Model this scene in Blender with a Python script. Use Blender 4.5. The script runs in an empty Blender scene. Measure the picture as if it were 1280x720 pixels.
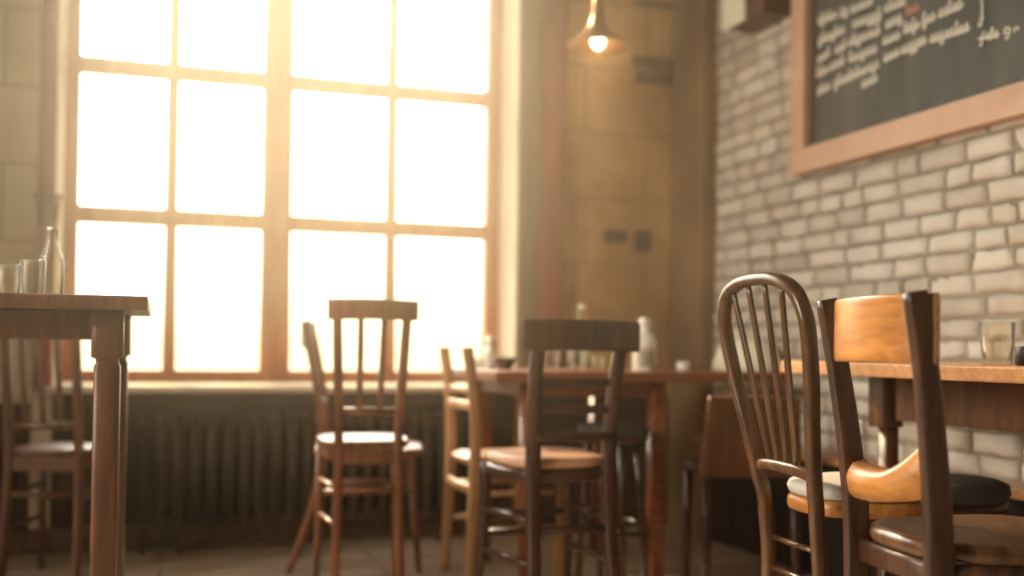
import bpy, bmesh, math, random
from mathutils import Vector, Matrix, noise
random.seed(7)
S = bpy.context.scene
C = S.collection
PI = math.pi
R = math.radians

# ------------------------------------------------------------------ camera
EYE, F, YH, YAW, PITCH, ROLL = 0.84, 1320.0, 435.0, R(18.2), R(1.2), 0.012
cd = bpy.data.cameras.new('camera')
cam = bpy.data.objects.new('camera', cd); C.objects.link(cam)
cam.matrix_world = Matrix.Translation((0, 0, EYE)) @ Matrix.Rotation(-YAW, 4, 'Z') @ Matrix.Rotation(PI/2+PITCH, 4, 'X') @ Matrix.Rotation(ROLL, 4, 'Z')
cd.sensor_width = 36; cd.lens = F/1280*36
cd.shift_y = (YH-360-F*math.tan(PITCH))/1280
cd.dof.use_dof = True; cd.dof.focus_distance = 2.3; cd.dof.aperture_fstop = 1.1
cd.clip_start = 0.02
S.camera = cam
RX, RY = math.cos(YAW), -math.sin(YAW)
FX, FY = math.sin(YAW), math.cos(YAW)
def at(px, Z):
    """floor point seen in column px of the photograph at distance Z along the view"""
    X = (px-640)/F*Z
    return (X*RX+Z*FX, X*RY+Z*FY)

# ------------------------------------------------------------------ view
S.view_settings.view_transform = 'Standard'
S.view_settings.look = 'None'
S.view_settings.gamma = 1.0
S.view_settings.use_curve_mapping = False
S.view_settings.exposure = 0.0

# ------------------------------------------------------------------ materials
def srgb(r, g, b):
    f = lambda c: (c/255/12.92) if c/255 <= .04045 else ((c/255+.055)/1.055)**2.4
    return (f(r), f(g), f(b), 1)
def mat(name, col, rough=.5, metal=0, trans=0, ior=1.45, coat=0):
    m = bpy.data.materials.new(name); m.use_nodes = True
    b = m.node_tree.nodes['Principled BSDF']
    b.inputs['Base Color'].default_value = col
    b.inputs['Roughness'].default_value = rough
    b.inputs['Metallic'].default_value = metal
    b.inputs['Transmission Weight'].default_value = trans
    b.inputs['IOR'].default_value = ior
    b.inputs['Coat Weight'].default_value = coat
    return m
def N(m, t, **k):
    n = m.node_tree.nodes.new(t)
    for a, v in k.items(): setattr(n, a, v)
    return n
def L(m, a, b): m.node_tree.links.new(a, b)
def wood(name, c1, c2, rough=.4, scale=(30, 30, 3), bump=.15, coat=.1):
    m = mat(name, c1, rough, coat=coat); b = m.node_tree.nodes['Principled BSDF']
    b.inputs['Coat Roughness'].default_value = .25
    tc = N(m, 'ShaderNodeTexCoord'); mp = N(m, 'ShaderNodeMapping'); mp.inputs['Scale'].default_value = scale
    ns = N(m, 'ShaderNodeTexNoise'); ns.inputs['Scale'].default_value = 1.6; ns.inputs['Detail'].default_value = 7; ns.inputs['Distortion'].default_value = .5
    n2 = N(m, 'ShaderNodeTexNoise'); n2.inputs['Scale'].default_value = 4; n2.inputs['Detail'].default_value = 4
    rp = N(m, 'ShaderNodeValToRGB'); rp.color_ramp.elements[0].color = c2; rp.color_ramp.elements[0].position = .3
    rp.color_ramp.elements[1].color = c1; rp.color_ramp.elements[1].position = .68
    L(m, tc.outputs['Object'], mp.inputs[0]); L(m, mp.outputs[0], ns.inputs[0]); L(m, ns.outputs[0], rp.inputs[0])
    L(m, tc.outputs['Object'], n2.inputs[0])
    mr = N(m, 'ShaderNodeMapRange'); mr.inputs[3].default_value = rough-.1; mr.inputs[4].default_value = rough+.14
    L(m, n2.outputs[0], mr.inputs[0]); L(m, mr.outputs[0], b.inputs['Roughness'])
    L(m, rp.outputs[0], b.inputs['Base Color'])
    bp = N(m, 'ShaderNodeBump'); bp.inputs['Strength'].default_value = bump; bp.inputs['Distance'].default_value = .002
    L(m, ns.outputs[0], bp.inputs['Height']); L(m, bp.outputs[0], b.inputs['Normal'])
    return m
M = {}
M['dark'] = wood('dark_wood', srgb(78, 41, 21), srgb(40, 20, 10), .34)
M['mid'] = wood('mid_brown_wood', srgb(134, 75, 37), srgb(88, 47, 23), .4)
M['pale'] = wood('pale_chair_wood', srgb(196, 150, 104), srgb(156, 112, 72), .4)
M['ebony'] = wood('near_black_wood', srgb(84, 50, 28), srgb(36, 20, 11), .4)
M['brown'] = wood('brown_wood', srgb(112, 66, 35), srgb(70, 39, 21), .42)
M['honey'] = wood('honey_wood', srgb(188, 126, 58), srgb(150, 92, 38), .35, (3, 30, 30))
M['bent'] = wood('bentwood', srgb(104, 69, 40), srgb(52, 32, 18), .28, coat=.3)
M['table'] = wood('table_wood', srgb(138, 72, 36), srgb(98, 47, 22), .4, (3, 34, 34))
M['talltable'] = wood('tall_table_wood', srgb(104, 58, 31), srgb(66, 35, 18), .5)
M['tablelight'] = wood('pale_table_wood', srgb(205, 150, 102), srgb(176, 120, 76), .35, (3, 34, 34))
M['windowwood'] = wood('window_wood', srgb(190, 118, 66), srgb(156, 88, 46), .5, (20, 20, 2))
M['redwood'] = wood('red_brown_wood', srgb(150, 54, 18), srgb(112, 34, 10), .5, (20, 20, 2))
M['greywood'] = wood('grey_brown_wood', srgb(116, 86, 60), srgb(86, 62, 42), .6, (20, 20, 2))
M['frame'] = wood('board_frame_wood', srgb(224, 182, 154), srgb(206, 162, 134), .5, (3, 3, 3), .05, 0)
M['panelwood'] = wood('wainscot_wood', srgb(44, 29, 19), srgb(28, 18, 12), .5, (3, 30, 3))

def plaster(name, c1, c2, blocks=True):
    m = mat(name, c1, .9); b = m.node_tree.nodes['Principled BSDF']
    tc = N(m, 'ShaderNodeTexCoord')
    n1 = N(m, 'ShaderNodeTexNoise'); n1.inputs['Scale'].default_value = 1.7; n1.inputs['Detail'].default_value = 8
    n2 = N(m, 'ShaderNodeTexNoise'); n2.inputs['Scale'].default_value = 14; n2.inputs['Detail'].default_value = 6
    rp = N(m, 'ShaderNodeValToRGB'); rp.color_ramp.elements[0].color = c2; rp.color_ramp.elements[0].position = .36
    rp.color_ramp.elements[1].color = c1; rp.color_ramp.elements[1].position = .62
    L(m, tc.outputs['Object'], n1.inputs[0]); L(m, tc.outputs['Object'], n2.inputs[0]); L(m, n1.outputs[0], rp.inputs[0])
    mp = N(m, 'ShaderNodeMapping'); mp.inputs['Rotation'].default_value = (PI/2, 0, 0)
    L(m, tc.outputs['Object'], mp.inputs[0])
    bk = N(m, 'ShaderNodeTexBrick'); bk.inputs['Scale'].default_value = 1
    bk.inputs['Brick Width'].default_value = .62; bk.inputs['Row Height'].default_value = .31; bk.inputs['Mortar Size'].default_value = .008
    bk.inputs['Mortar Smooth'].default_value = .6
    L(m, mp.outputs[0], bk.inputs[0])
    mx = N(m, 'ShaderNodeMix', data_type='RGBA'); mx.inputs['B'].default_value = tuple(c*.62 for c in c2[:3])+(1,)
    mu = N(m, 'ShaderNodeMath', operation='MULTIPLY'); mu.inputs[1].default_value = .55 if blocks else 0
    L(m, bk.outputs['Fac'], mu.inputs[0]); L(m, mu.outputs[0], mx.inputs['Factor'])
    L(m, rp.outputs[0], mx.inputs['A']); L(m, mx.outputs['Result'], b.inputs['Base Color'])
    bp = N(m, 'ShaderNodeBump'); bp.inputs['Strength'].default_value = .4; bp.inputs['Distance'].default_value = .01
    L(m, n2.outputs[0], bp.inputs['Height']); L(m, bp.outputs[0], b.inputs['Normal'])
    return m
M['plaster'] = plaster('ochre_plaster', srgb(222, 180, 122), srgb(168, 126, 78))
M['leftplaster'] = plaster('beige_plaster', srgb(240, 224, 196), srgb(216, 196, 164))
M['pier'] = plaster('brown_pier_plaster', srgb(146, 114, 78), srgb(112, 84, 56), False)
M['plaster2'] = plaster('plain_plaster', srgb(112, 92, 70), srgb(86, 70, 52), False)
M['reveal'] = plaster('white_reveal_plaster', srgb(238, 226, 204), srgb(226, 212, 188), False)
M['darkbrick'] = plaster('bare_brick', srgb(112, 82, 56), srgb(76, 54, 36), False)

def brickmat():
    m = mat('painted_brick', srgb(205, 192, 172), .8); b = m.node_tree.nodes['Principled BSDF']
    at_ = N(m, 'ShaderNodeAttribute'); at_.attribute_name = 'tone'
    tc = N(m, 'ShaderNodeTexCoord'); n1 = N(m, 'ShaderNodeTexNoise'); n1.inputs['Scale'].default_value = 9; n1.inputs['Detail'].default_value = 8
    L(m, tc.outputs['Object'], n1.inputs[0])
    ad = N(m, 'ShaderNodeMath', operation='MULTIPLY_ADD'); ad.inputs[1].default_value = .55
    L(m, n1.outputs[0], ad.inputs[0]); L(m, at_.outputs['Fac'], ad.inputs[2])
    rp = N(m, 'ShaderNodeValToRGB'); e = rp.color_ramp.elements
    e[0].position = .1; e[0].color = srgb(176, 163, 148); e[1].position = 1; e[1].color = srgb(236, 228, 216)
    k = rp.color_ramp.elements.new(.5); k.color = srgb(214, 203, 188)
    L(m, ad.outputs[0], rp.inputs[0]); L(m, rp.outputs[0], b.inputs['Base Color'])
    n2 = N(m, 'ShaderNodeTexNoise'); n2.inputs['Scale'].default_value = 60; n2.inputs['Detail'].default_value = 6
    L(m, tc.outputs['Object'], n2.inputs[0])
    bp = N(m, 'ShaderNodeBump'); bp.inputs['Strength'].default_value = .5; bp.inputs['Distance'].default_value = .004
    L(m, n2.outputs[0], bp.inputs['Height']); L(m, bp.outputs[0], b.inputs['Normal'])
    return m
M['brick'] = brickmat()
M['mortar'] = plaster('mortar', srgb(168, 154, 136), srgb(138, 124, 106), False)

def floormat():
    m = mat('worn_floor_boards', srgb(170, 146, 118), .45); b = m.node_tree.nodes['Principled BSDF']
    tc = N(m, 'ShaderNodeTexCoord'); bk = N(m, 'ShaderNodeTexBrick'); bk.inputs['Scale'].default_value = 1
    bk.inputs['Brick Width'].default_value = 1.6; bk.inputs['Row Height'].default_value = .16; bk.inputs['Mortar Size'].default_value = .004
    bk.inputs['Color1'].default_value = srgb(232, 212, 188); bk.inputs['Color2'].default_value = srgb(206, 184, 158); bk.inputs['Mortar'].default_value = srgb(70, 54, 40)
    L(m, tc.outputs['Object'], bk.inputs[0])
    mp = N(m, 'ShaderNodeMapping'); mp.inputs['Scale'].default_value = (2, 26, 1); ns = N(m, 'ShaderNodeTexNoise'); ns.inputs['Detail'].default_value = 7; ns.inputs['Scale'].default_value = 1.5
    L(m, tc.outputs['Object'], mp.inputs[0]); L(m, mp.outputs[0], ns.inputs[0])
    mx = N(m, 'ShaderNodeMix', data_type='RGBA', blend_type='MULTIPLY'); mx.inputs['Factor'].default_value = .5
    L(m, bk.outputs['Color'], mx.inputs['A']); L(m, ns.outputs['Fac'], mx.inputs['B']); L(m, mx.outputs['Result'], b.inputs['Base Color'])
    bp = N(m, 'ShaderNodeBump'); bp.inputs['Strength'].default_value = .3; bp.inputs['Distance'].default_value = .003
    L(m, ns.outputs[0], bp.inputs['Height']); L(m, bp.outputs[0], b.inputs['Normal'])
    return m
M['floor'] = floormat()
M['ceiling'] = mat('ceiling_paint', srgb(120, 100, 78), .9)
M['radiator'] = mat('radiator_enamel', srgb(64, 43, 28), .5)
M['shadepanel'] = plaster('dark_shade_panel', srgb(70, 48, 32), srgb(52, 35, 23), False)  # dark colour stands in for backlit shade low on the wall
M['cushion'] = mat('grey_cloth', srgb(188, 180, 170), .85)
M['darkcushion'] = mat('dark_cloth', srgb(58, 48, 42), .7)
M['tancushion'] = mat('tan_leather', srgb(196, 150, 118), .5)
for k, sc in (('cushion', 420), ('darkcushion', 420), ('tancushion', 90)):
    m = M[k]; tc = N(m, 'ShaderNodeTexCoord'); v = N(m, 'ShaderNodeTexNoise'); v.inputs['Scale'].default_value = sc
    bp = N(m, 'ShaderNodeBump'); bp.inputs['Strength'].default_value = .35; bp.inputs['Distance'].default_value = .002
    L(m, tc.outputs['Object'], v.inputs[0]); L(m, v.outputs[0], bp.inputs['Height']); L(m, bp.outputs[0], m.node_tree.nodes['Principled BSDF'].inputs['Normal'])
M['cream'] = mat('cream_enamel', srgb(252, 244, 222), .5)
M['white'] = mat('white_ceramic', srgb(238, 232, 220), .3)
M['paper'] = mat('label_paper', srgb(236, 226, 200), .8)
M['ink'] = mat('label_ink', srgb(110, 90, 70), .8)
M['brass'] = mat('aged_brass', srgb(168, 120, 66), .35, .9)
M['black'] = mat('black_metal', srgb(28, 24, 20), .4, .3)
M['steel'] = mat('brushed_steel', srgb(190, 180, 165), .3, .9)
M['chalk'] = mat('chalk', srgb(226, 218, 202), .95)
M['redchalk'] = mat('red_chalk', srgb(196, 140, 124), .95)
M['brownclay'] = mat('brown_clay', srgb(78, 46, 24), .6)
M['wax'] = mat('candle_wax', srgb(236, 214, 170), .5)
def glassy(name, tint, a, edge):
    """thin clear glass: see-through, more reflective at grazing angles"""
    m = bpy.data.materials.new(name); m.use_nodes = True; nt = m.node_tree; nt.nodes.clear()
    o = nt.nodes.new('ShaderNodeOutputMaterial'); t = nt.nodes.new('ShaderNodeBsdfTransparent'); t.inputs[0].default_value = tint
    g = nt.nodes.new('ShaderNodeBsdfGlossy'); g.inputs['Roughness'].default_value = .05
    d = nt.nodes.new('ShaderNodeBsdfTranslucent'); d.inputs[0].default_value = edge
    d2 = nt.nodes.new('ShaderNodeBsdfDiffuse'); d2.inputs[0].default_value = edge
    lw = nt.nodes.new('ShaderNodeLayerWeight'); lw.inputs[0].default_value = a
    m0 = nt.nodes.new('ShaderNodeMixShader'); m1 = nt.nodes.new('ShaderNodeMixShader'); m2 = nt.nodes.new('ShaderNodeMixShader')
    m0.inputs[0].default_value = .5
    nt.links.new(d.outputs[0], m0.inputs[1]); nt.links.new(d2.outputs[0], m0.inputs[2])
    nt.links.new(lw.outputs['Facing'], m1.inputs[0]); nt.links.new(t.outputs[0], m1.inputs[1]); nt.links.new(m0.outputs[0], m1.inputs[2])
    nt.links.new(lw.outputs['Fresnel'], m2.inputs[0]); nt.links.new(m1.outputs[0], m2.inputs[1]); nt.links.new(g.outputs[0], m2.inputs[2])
    nt.links.new(m2.outputs[0], o.inputs[0]); return m
M['glass'] = glassy('drinking_glass', (.96, .94, .90, 1), .16, srgb(250, 244, 228))
def pane():
    m = bpy.data.materials.new('window_glass'); m.use_nodes = True; nt = m.node_tree; nt.nodes.clear()
    o = nt.nodes.new('ShaderNodeOutputMaterial'); t = nt.nodes.new('ShaderNodeBsdfTransparent'); t.inputs[0].default_value = (.97, .96, .93, 1)
    g = nt.nodes.new('ShaderNodeBsdfGlossy'); g.inputs['Roughness'].default_value = .03
    fr = nt.nodes.new('ShaderNodeFresnel'); mx = nt.nodes.new('ShaderNodeMixShader')
    nt.links.new(fr.outputs[0], mx.inputs[0]); nt.links.new(t.outputs[0], mx.inputs[1]); nt.links.new(g.outputs[0], mx.inputs[2]); nt.links.new(mx.outputs[0], o.inputs[0])
    return m
M['pane'] = pane()
def boardmat():
    m = mat('slate_board', srgb(72, 67, 60), .55); b = m.node_tree.nodes['Principled BSDF']
    tc = N(m, 'ShaderNodeTexCoord'); mp = N(m, 'ShaderNodeMapping'); mp.inputs['Scale'].default_value = (1, 5, .8)
    ns = N(m, 'ShaderNodeTexNoise'); ns.inputs['Scale'].default_value = 2; ns.inputs['Detail'].default_value = 6
    rp = N(m, 'ShaderNodeValToRGB'); rp.color_ramp.elements[0].color = srgb(48, 44, 40); rp.color_ramp.elements[1].color = srgb(100, 94, 85)
    rp.color_ramp.elements[0].position = .3; rp.color_ramp.elements[1].position = .75
    L(m, tc.outputs['Object'], mp.inputs[0]); L(m, mp.outputs[0], ns.inputs[0]); L(m, ns.outputs[0], rp.inputs[0]); L(m, rp.outputs[0], b.inputs['Base Color'])
    return m
M['board'] = boardmat()
m = mat('bulb_glow', srgb(255, 220, 160), .3); b = m.node_tree.nodes['Principled BSDF']
b.inputs['Emission Color'].default_value = (1, .8, .45, 1); b.inputs['Emission Strength'].default_value = 9
M['bulb'] = m

# ------------------------------------------------------------------ mesh helpers
def add_box(bm, x0, x1, y0, y1, z0, z1, bev=0.003, mi=0, rot=None):
    t = bmesh.new()
    bmesh.ops.create_cube(t, size=1)
    for v in t.verts: v.co = Vector(((v.co.x+.5)*(x1-x0)+x0, (v.co.y+.5)*(y1-y0)+y0, (v.co.z+.5)*(z1-z0)+z0))
    if bev: bmesh.ops.bevel(t, geom=t.edges[:], offset=bev, segments=2, affect='EDGES', profile=.7)
    if rot: bmesh.ops.transform(t, matrix=rot, verts=t.verts)
    merge(bm, t, mi)
def merge(bm, t, mi=0):
    vm = {v: bm.verts.new(v.co) for v in t.verts}
    for f in t.faces:
        try: g = bm.faces.new([vm[v] for v in f.verts]); g.material_index = mi; g.smooth = f.smooth
        except ValueError: pass
    t.free()
def smoothpath(pts, k=6, closed=False):
    """Catmull-Rom through the points"""
    P = [Vector(p) for p in pts]; n = len(P); out = []
    rng = n if closed else n-1
    for i in range(rng):
        g = lambda j: P[j % n] if closed else P[max(0, min(n-1, j))]
        a, b, c, d = g(i-1), g(i), g(i+1), g(i+2)
        for s in range(k):
            t = s/k
            out.append(.5*((2*b)+(c-a)*t+(2*a-5*b+4*c-d)*t*t+(3*b-a-3*c+d)*t**3))
    if not closed: out.append(P[-1])
    return out
def add_sweep(bm, pts, w, d=None, ref=(0, 0, 1), n=12, e=2.0, closed=False, mi=0):
    """section w (across) by d (along ref), superellipse exponent e; w,d numbers or functions of 0..1"""
    if d is None: d = w
    P = [Vector(p) for p in pts]; m_ = len(P); ref = Vector(ref); rings = []
    for i, p in enumerate(P):
        if closed: t = P[(i+1) % m_]-P[i-1]
        else: t = P[min(i+1, m_-1)]-P[max(i-1, 0)]
        t.normalize()
        u = ref.cross(t)
        if u.length < 1e-4: u = Vector((1, 0, 0)).cross(t)
        u.normalize(); v = t.cross(u)
        s = i/(m_-1) if m_ > 1 else 0
        W = (w(s) if callable(w) else w)/2; D = (d(s) if callable(d) else d)/2
        ring = []
        for k in range(n):
            a = 2*PI*(k+.5)/n; c, q = math.cos(a), math.sin(a)
            ring.append(bm.verts.new(p+u*W*math.copysign(abs(c)**(2/e), c)+v*D*math.copysign(abs(q)**(2/e), q)))
        rings.append(ring)
    for i in range(m_ if closed else m_-1):
        A, B = rings[i], rings[(i+1) % m_]
        for k in range(n):
            f = bm.faces.new((A[k], A[(k+1) % n], B[(k+1) % n], B[k])); f.smooth = True; f.material_index = mi
    if not closed:
        f = bm.faces.new(rings[0][::-1]); f.material_index = mi
        f = bm.faces.new(rings[-1]); f.material_index = mi
def add_lathe(bm, prof, c=(0, 0, 0), n=28, mi=0):
    """prof = [(r,z)...] revolved about z"""
    rings = []
    for r, z in prof:
        if r < 1e-5: rings.append([bm.verts.new((c[0], c[1], c[2]+z))])
        else: rings.append([bm.verts.new((c[0]+r*math.cos(2*PI*k/n), c[1]+r*math.sin(2*PI*k/n), c[2]+z)) for k in range(n)])
    for A, B in zip(rings, rings[1:]):
        for k in range(n):
            a, b_, c_, d_ = A[k % len(A)], A[(k+1) % len(A)], B[(k+1) % len(B)], B[k % len(B)]
            vs = []
            for v in (a, b_, c_, d_):
                if v not in vs: vs.append(v)
            if len(vs) > 2:
                f = bm.faces.new(vs); f.smooth = True; f.material_index = mi
def add_slab(bm, outline, z0, z1, r=.008, mi=0, dome=0):
    """flat slab with rounded rim from a closed outline of (x,y)"""
    P = [Vector((x, y, 0)) for x, y in outline]; n = len(P)
    cx = sum(p.x for p in P)/n; cy = sum(p.y for p in P)/n
    h = z1-z0; r = min(r, h*.49)
    lv = [(r*1.0, z0), (r*.3, z0+r*.3), (0, z0+r), (0, z1-r), (r*.3, z1-r*.3), (r, z1)]
    rings = []
    def ring(ins, z):
        out = []
        for p in P:
            dv = Vector((p.x-cx, p.y-cy, 0)); l = dv.length
            q = dv*((l-ins)/l); out.append(bm.verts.new((cx+q.x, cy+q.y, z)))
        return out
    for ins, z in lv: rings.append(ring(ins, z))
    if dome:
        rr = sum(math.hypot(p.x-cx, p.y-cy) for p in P)/n
        for k in (.2, .4, .6, .8, .93): rings.append(ring(r+(rr-r)*k*.98, z1+dome*(1-(1-k)**2)))
    for A, B in zip(rings, rings[1:]):
        for k in range(n):
            f = bm.faces.new((A[k], A[(k+1) % n], B[(k+1) % n], B[k])); f.smooth = True; f.material_index = mi
    f = bm.faces.new(rings[0][::-1]); f.material_index = mi
    f = bm.faces.new(rings[-1]); f.material_index = mi; f.smooth = bool(dome)
def seatline(wf, wb, y0, y1, n=40, e=3.0):
    """seat outline: wf wide at front (y1), wb at the back (y0)"""
    out = []; cy = (y0+y1)/2; hy = (y1-y0)/2
    for k in range(n):
        a = 2*PI*k/n; c, s = math.cos(a), math.sin(a)
        x = math.copysign(abs(c)**(2/e), c); y = math.copysign(abs(s)**(2/e), s)
        w = wb+(wf-wb)*(y+1)/2
        out.append((x*w/2, cy+y*hy))
    return out
def obj(name, bm, m, parent=None, label=None):
    me = bpy.data.meshes.new(name)
    bmesh.ops.recalc_face_normals(bm, faces=bm.faces[:])
    bm.to_mesh(me); bm.free()
    for q in (m if isinstance(m, (list, tuple)) else [m]): me.materials.append(q)
    o = bpy.data.objects.new(name, me); C.objects.link(o)
    if parent: o.parent = parent
    if label: o['label'] = label
    return o
def thing(name, label, cat, loc=(0, 0, 0), rz=0, group=None):
    o = bpy.data.objects.new(name, None); C.objects.link(o); o.empty_display_size = .1
    o.location = loc; o.rotation_euler = (0, 0, rz); o['label'] = label; o['category'] = cat
    if group: o['group'] = group
    return o
def tag(o, label, cat, group=None, kind=None):
    o['label'] = label; o['category'] = cat
    if group: o['group'] = group
    if kind: o['kind'] = kind
    return o
def struct(name, bm, m, parent=None):
    o = obj(name, bm, m, parent)
    if not parent: o['kind'] = 'structure'
    return o
NB = bmesh.new

# ------------------------------------------------------------------ the room
YW, XB, XL, YB, H = 4.585, 2.35, -2.7, -2.2, 3.3
YG = 4.865                                  # plane of the window
bm = NB(); add_box(bm, XL-.2, XB+.25, YB-.2, YW+.5, -.1, 0, 0); struct('floor', bm, M['floor'])
bm = NB(); add_box(bm, XL-.2, XB+.25, YB-.2, YW+.5, H, H+.1, 0); struct('ceiling', bm, M['ceiling'])
wx0, wx1, wz0, wz1 = -.4247, 1.526, .64, 3.15
bm = NB()
add_box(bm, XL-.2, wx0, YW, YG+.08, 0, H, 0, 1)
add_box(bm, wx1, XB+.25, YW, YG+.08, 0, H, 0)
add_box(bm, wx0, wx1, YW, YG+.08, 0, wz0, 0)
add_box(bm, wx0, wx1, YW, YG+.08, wz1, H, 0)
struct('wall_back', bm, [M['plaster'], M['leftplaster']])
bm = NB()
add_box(bm, wx1-.006, wx1, YW+.002, YG-.03, wz0, wz1, 0)
add_box(bm, wx0, wx0+.006, YW+.002, YG-.03, wz0, wz1, 0)
struct('trim_1', bm, M['reveal'])
# window
W = bpy.data.objects.new('window_1', None); C.objects.link(W); W['kind'] = 'structure'
W.location = (.55, YG, wz0)
def wbox(name, boxes, m, bev=.006):
    b_ = NB()
    for q in boxes: add_box(b_, q[0]-.55, q[1]-.55, q[2]-YG, q[3]-YG, q[4]-wz0, q[5]-wz0, bev)
    return obj(name, b_, m, W)
za, zb = .67, 3.13
wbox('window_frame', [(wx0+.006, -.36, YG-.03, YG+.04, za, zb), (1.452, wx1-.006, YG-.03, YG+.04, za, zb), (-.36, 1.452, YG-.03, YG+.04, 3.06, zb),
                      (-.36, 1.452, YG-.035, YG+.04, za, .727)], M['windowwood'])
wbox('mullion', [(.405, .536, YG-.04, YG+.045, .727, 3.06)], M['windowwood'])
for x in (.0186, .996): wbox('glazing_bar', [(x-.027, x+.027, YG-.014, YG+.02, .727, 3.06)], M['windowwood'], .004)
for z in (1.355, 1.998, 2.643):
    wbox('glazing_bar', [(-.36, .405, YG-.018, YG+.024, z, z+.075)], M['windowwood'], .004)
    wbox('glazing_bar', [(.536, 1.452, YG-.018, YG+.024, z, z+.075)], M['windowwood'], .004)
for a, b_ in ((-.36, .0016), (.0356, .405), (.536, .979), (1.013, 1.452)):
    for c, d in ((.727, 1.362), (1.414, 2.005), (2.057, 2.65), (2.702, 3.06)):
        wbox('window_pane', [(a, b_, YG+.004, YG+.008, c, d)], M['pane'], 0)
# sill
bm = NB(); add_box(bm, wx0-.05, wx1+.01, YW-.045, YG-.03, wz0, wz0+.028, .008); o = struct('trim_2', bm, M['reveal'])
# casings beside the window
bm = NB(); add_box(bm, -.49, wx0-.002, YW-.03, YW, .64, H, .006); struct('trim_3', bm, M['redwood'])
bm = NB(); add_box(bm, wx1+.006, 1.63, YW-.03, YW, .64, H, .006); struct('trim_4', bm, M['greywood'])
bm = NB(); add_box(bm, 1.632, 1.745, YW-.055, YW, .64, H, .01); struct('trim_5', bm, M['redwood'])
# corner pier on the brick side
bm = NB(); add_box(bm, XB-.05, XB, 4.27, YW, 0, H, .01); add_box(bm, XB-.075, XB, 4.215, 4.27, 0, H, .012); struct('trim_6', bm, M['pier'])
bm = NB(); add_box(bm, XL, 1.6, YW-.018, YW, 0, .1, .004); struct('baseboard_back', bm, M['greywood'])
bm = NB(); add_box(bm, -2.4, -.5, YW-.008, YW, .1, .60, .002); add_box(bm, -.42, 1.52, YW-.008, YW, .1, .635, .002); add_box(bm, 1.6, 2.29, YW-.008, YW, 0, .62, .002); struct('trim_13', bm, M['shadepanel'])  # thin dark panels painting in the shade below the sill and by the corner
# bare patches in the plaster where the brick shows through
def patch(px0, px1, py0, py1, seed):
    rnd = random.Random(seed)
    def pt(px, py):
        r = (px-640)/F; py = py-(px-640)*ROLL; x = ((YW*FY)*r+YW*FX)/(RX-FX*r); Z = x*FX+YW*FY
        return x, EYE+(YH-py)/F*Z
    x0, z1 = pt(px0, py0); x1, z0 = pt(px1, py1); b_ = NB()
    nrow = max(1, round((z1-z0)/.075)); hz = (z1-z0)/nrow
    for r_ in range(nrow):
        x = x0+rnd.uniform(-.02, .02)
        while x < x1-.03:
            l = rnd.uniform(.08, .16); add_box(b_, x, min(x+l, x1+.02), YW-.012-rnd.uniform(0, .004), YW+.01, z0+r_*hz+.006, z0+(r_+1)*hz-.006, .004); x += l+.012
    return b_
for i, a in enumerate(((788, 838, 66, 108), (757, 776, 286, 305), (786, 806, 286, 316), (790, 835, 0, 6))):
    struct('trim_%d' % (7+i), patch(*a, seed=i), M['darkbrick'])

# brick wall: each brick is pattern in the one wall mesh
bm = NB(); add_box(bm, XB, XB+.25, YB-.2, YW, 0, H, 0)
tone = []
rnd = random.Random(3)
row = 0; z = .47
ft = []
while z < H-.02:
    h = .070+rnd.uniform(-.006, .006)
    y = -.5+rnd.uniform(-.2, 0)
    while y < 4.215:
        l = rnd.choice((.2, .21, .19, .14, .11, .17, .23))+rnd.uniform(-.012, .012)
        a, b_ = y, min(y+l, 4.23)
        g = rnd.uniform(.005, .008); a += g; b2 = b_-g; c = z+rnd.uniform(.004, .008); d = z+h-rnd.uniform(.004, .008)
        out = rnd.uniform(.004, .009)
        NX, NZ = 5, 3; t = rnd.random()*.5
        grid = []; sk = []
        for i in range(NX+1):
            col_ = []
            for j in range(NZ+1):
                yy = a+(b2-a)*i/NX; zz = c+(d-c)*j/NZ
                edge = (i in (0, NX))+(j in (0, NZ))
                j1 = noise.noise(Vector((yy*18, zz*18, row*3.1)))*.008
                j2 = noise.noise(Vector((yy*21, zz*25, 9+row)))*.009
                col_.append(bm.verts.new((XB-out-(.0 if edge == 0 else -.0025*edge)+j1*.8, yy+(j2 if edge else 0), zz+(j1 if edge else 0))))
            grid.append(col_)
        for i in range(NX):
            for j in range(NZ):
                f = bm.faces.new((grid[i][j], grid[i+1][j], grid[i+1][j+1], grid[i][j+1])); f.material_index = 1; f.smooth = True; ft.append((f, t))
        rim = [grid[i][0] for i in range(NX+1)]+[grid[NX][j] for j in range(1, NZ+1)]+[grid[i][NZ] for i in range(NX-1, -1, -1)]+[grid[0][j] for j in range(NZ-1, 0, -1)]
        back = [bm.verts.new((XB+.002, v.co.y, v.co.z)) for v in rim]
        for k in range(len(rim)):
            f = bm.faces.new((rim[k], rim[(k+1) % len(rim)], back[(k+1) % len(rim)], back[k])); f.material_index = 1; ft.append((f, t))
        y = b_
    z += h; row += 1
cl = bm.loops.layers.float_color.new('tone')
for f, t in ft:
    for lp in f.loops: lp[cl] = (t, t, t, 1)
struct('wall_right', bm, [M['mortar'], M['brick']])
# dark panelling and narrow ledge below the brick
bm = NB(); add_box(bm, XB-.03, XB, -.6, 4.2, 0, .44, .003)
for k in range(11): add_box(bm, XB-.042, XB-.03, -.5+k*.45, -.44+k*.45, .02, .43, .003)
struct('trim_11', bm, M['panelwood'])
bm = NB(); add_box(bm, XB-.12, XB, -.6, 4.2, .44, .466, .005); struct('trim_12', bm, M['tablelight'])
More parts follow.
